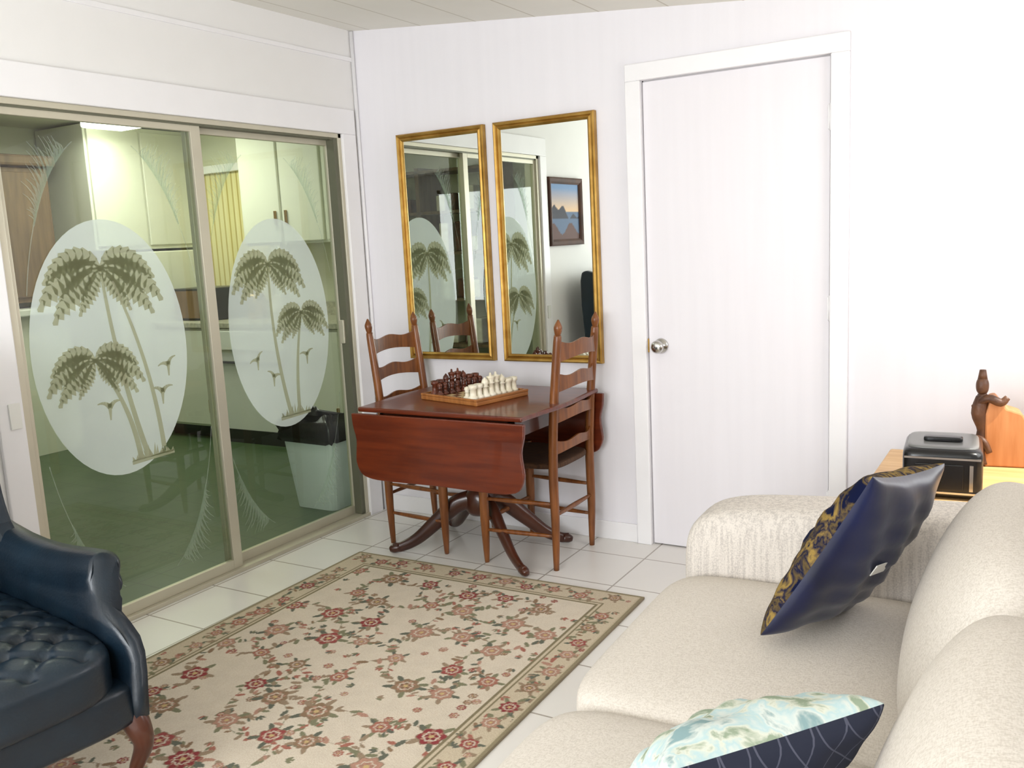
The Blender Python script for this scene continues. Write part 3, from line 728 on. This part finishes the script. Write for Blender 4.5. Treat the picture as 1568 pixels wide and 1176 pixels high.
for s in (1,-1):
    prof=[(0,.24),(0,.40),(-.01,.50),(-.012,.555),(.0,.60),(.03,.622),(.07,.618),(.10,.595),(.108,.56),(.095,.53),(.07,.52),(.055,.50),(.05,.42),(.055,.24)]
    P2=catmull([(a,b,0) for a,b in prof],3)
    def xf(z):
        pts=[(.22,.455),(.34,.475),(.40,.485),(.45,.475),(.49,.41),(.52,.32),(.55,.275),(.59,.29),(.64,.27)]
        for (a,b),(c,d) in zip(pts,pts[1:]):
            if a<=z<=c: return b+(d-b)*(z-a)/(c-a)
        return pts[-1][1]
    rings=[]
    for t in [0,.15,.3,.45,.6,.75,.86,.93,.975,1.0]:
        rg=[]
        sh=1 if t<.9 else (1-.35*((t-.9)/.1)**2)
        for p in P2:
            yy=p.x; z=p.y
            if z>.5: 
                z+=-.02*math.sin(math.pi*min(1,t*1.1))+.03*(1-t)**2-.005+.012*t; yy+=.03*t*t
            cy_,cz_=.04,.45
            yy=cy_+(yy-cy_)*sh
            rg.append((-.40+(xf(p.y)+.40)*t,s*(.285+yy),z))
        rings.append(rg)
    loft('arm_%d'%(1 if s>0 else 2),rings,M_leather,g)
    poly=[(-.50,.52),(-.18,.56),(-.235,.64),(-.27,.72),(-.285,.82),(-.28,.92),(-.28,1.0),(-.32,1.07),(-.40,1.115),(-.52,1.13),(-.53,.9)]
    C_=catmull([(a,b,0) for a,b in poly],3)
    y0,y1=sorted((s*.285,s*.345))
    prism('wing_%d'%(1 if s>0 else 2),[(p.x,p.y) for p in C_],1,y0,y1,M_leather,g,bev=.02,smooth=False)
    sx=.42;yy=s*.30
    P=[(sx-.01,yy,.27),(sx+.02,yy+s*.012,.21),(sx+.025,yy+s*.016,.16),(sx+.0,yy,.09),(sx-.005,yy,.04),(sx+.02,yy+s*.008,.022),(sx+.03,yy+s*.012,.016)]
    tube('front_leg_%d'%(1 if s>0 else 2),P,[.036,.032,.024,.017,.014,.022,.012],M_legw,g,14,5,up=Vector((0,1,0)))
    tube('back_leg_%d'%(1 if s>0 else 2),[(-.36,s*.29,.26),(-.37,s*.29,.12),(-.40,s*.29,.005)],[.026,.022,.018],M_legw,g,10,4,up=Vector((0,1,0)))

# ------------------------------------------------------------ END TABLE & things
g=grp('end_table',(2.92,-.56,0))
box('top',(-.36,-.42,.525),(.42,.42,.555),M_oak,g,bev=.008)
join_boxes('apron',[((-.32,-.38,.44),(.38,-.36,.525)),((-.32,.36,.44),(.38,.38,.525)),((-.32,-.36,.44),(-.30,.36,.525)),((.36,-.36,.44),(.38,.36,.525))],M_oak,g)
join_boxes('legs',[((a,b,0),(a+.045,b+.045,.525)) for a in (-.33,.345) for b in (-.39,.345)],M_oak,g,bev=.006)
g=grp('cd_player',(2.785,-.64,.556),math.radians(4))
sbox('housing',(0,0,.077),(.112,.13,.077),M_black,g,9,12)
box('glossy_front',(-.075,-.133,.03),(.06,-.127,.11),M_black,g,bev=.004)
join_boxes('trim_strips',[((-.105,-.132,.124),(.105,-.126,.130)),((.075,-.134,.03),(.085,-.127,.11)),((-.105,-.132,.018),(.105,-.126,.024))],M_chrome,g)
sbox('lid',(0,.0,.150),(.10,.11,.010),M_dgrey,g,6,8)
sbox('remote_control',(.0,-.03,.167),(.055,.02,.008),M_black,g,6,6)
g=grp('carved_wood_statue',(2.92,-.26,.556),math.radians(8))
prism('wood_block',[(-.045,0),(.085,0),(.085,.15),(.065,.185),(.02,.20),(-.01,.24),(-.03,.235),(-.045,.18)],1,-.05,.05,M_orangew,g,bev=.006)
tube('figure_body',[(-.055,-.03,.005),(-.06,-.03,.06),(-.05,-.03,.12),(-.062,-.03,.18),(-.055,-.03,.235),(-.058,-.03,.25)],[.030,.024,.018,.026,.020,.012],M_carved,g,10,4)
sbox('figure_head',(-.055,-.032,.275),(.02,.022,.03),M_carved,g,2.4,8)
tube('figure_hat',[(-.055,-.032,.295),(-.055,-.032,.33)],[.016,.010],M_carved,g,8,1)
tube('arm_branch',[(-.08,-.03,.2),(-.04,-.05,.235),(.0,-.052,.222),(.02,-.05,.24)],[.010,.014,.014,.010],M_carved,g,8,4)
tube('lower_branch',[(-.085,-.03,.10),(-.05,-.055,.09),(-.03,-.06,.05)],[.008,.012,.010],M_carved,g,8,4)
tube('power_cord',[(2.95,-.62,.559),(3.02,-.55,.559),(3.08,-.66,.559),(3.16,-.6,.559),(3.25,-.5,.559)],.003,M_black,k=8,seg=6)

# ------------------------------------------------------------ LIGHTS
def area(nm,loc,rot,sx,sy,e,c=(1,1,1)):
    l=bpy.data.lights.new(nm,'AREA'); l.shape='RECTANGLE'; l.size=sx; l.size_y=sy; l.energy=e; l.color=c
    o=bpy.data.objects.new(nm,l); o.location=loc; o.rotation_euler=rot; COL.objects.link(o)
area('daylight_window_front',(1.75,YF+.02,1.35),(math.radians(90),0,0),2.2,1.2,68,(.95,.98,1))
area('daylight_window_right',(XR-.02,-.65,1.4),(0,math.radians(90),0),1.0,.75,6,(1,.98,.95))
area('kitchen_lamp',(-2.4,.4,2.30),(0,0,0),1.2,.8,13,(1,1,.92))
area('kitchen_fill_added',(-1.2,-1.0,2.38),(0,0,0),.6,.6,8,(1,1,.93))  # added fill light to brighten the trash can area, no fixture here
s=bpy.data.lights.new('sun','SUN'); s.energy=5; s.angle=.02; s.color=(1,.95,.85)
so=bpy.data.objects.new('sun',s); so.rotation_euler=Vector((-.5,.08,-.85)).to_track_quat('-Z','Y').to_euler(); COL.objects.link(so)
W=bpy.data.worlds.new('sky'); S.world=W; W.use_nodes=True; W.node_tree.nodes['Background'].inputs[0].default_value=(.85,.92,1,1); W.node_tree.nodes['Background'].inputs[1].default_value=1.2

# ------------------------------------------------------------ CAMERA
cd=bpy.data.cameras.new('camera'); cd.sensor_width=36; cd.lens=1386.2/1568*36; cd.clip_start=.02
cam=bpy.data.objects.new('camera',cd); cam.location=(3.057,-3.7,1.396); cam.rotation_euler=[math.radians(a) for a in (80.976,2.843,30.52)]; COL.objects.link(cam); S.camera=cam
S.view_settings.view_transform='Standard'; S.view_settings.look='None'; S.view_settings.exposure=.44
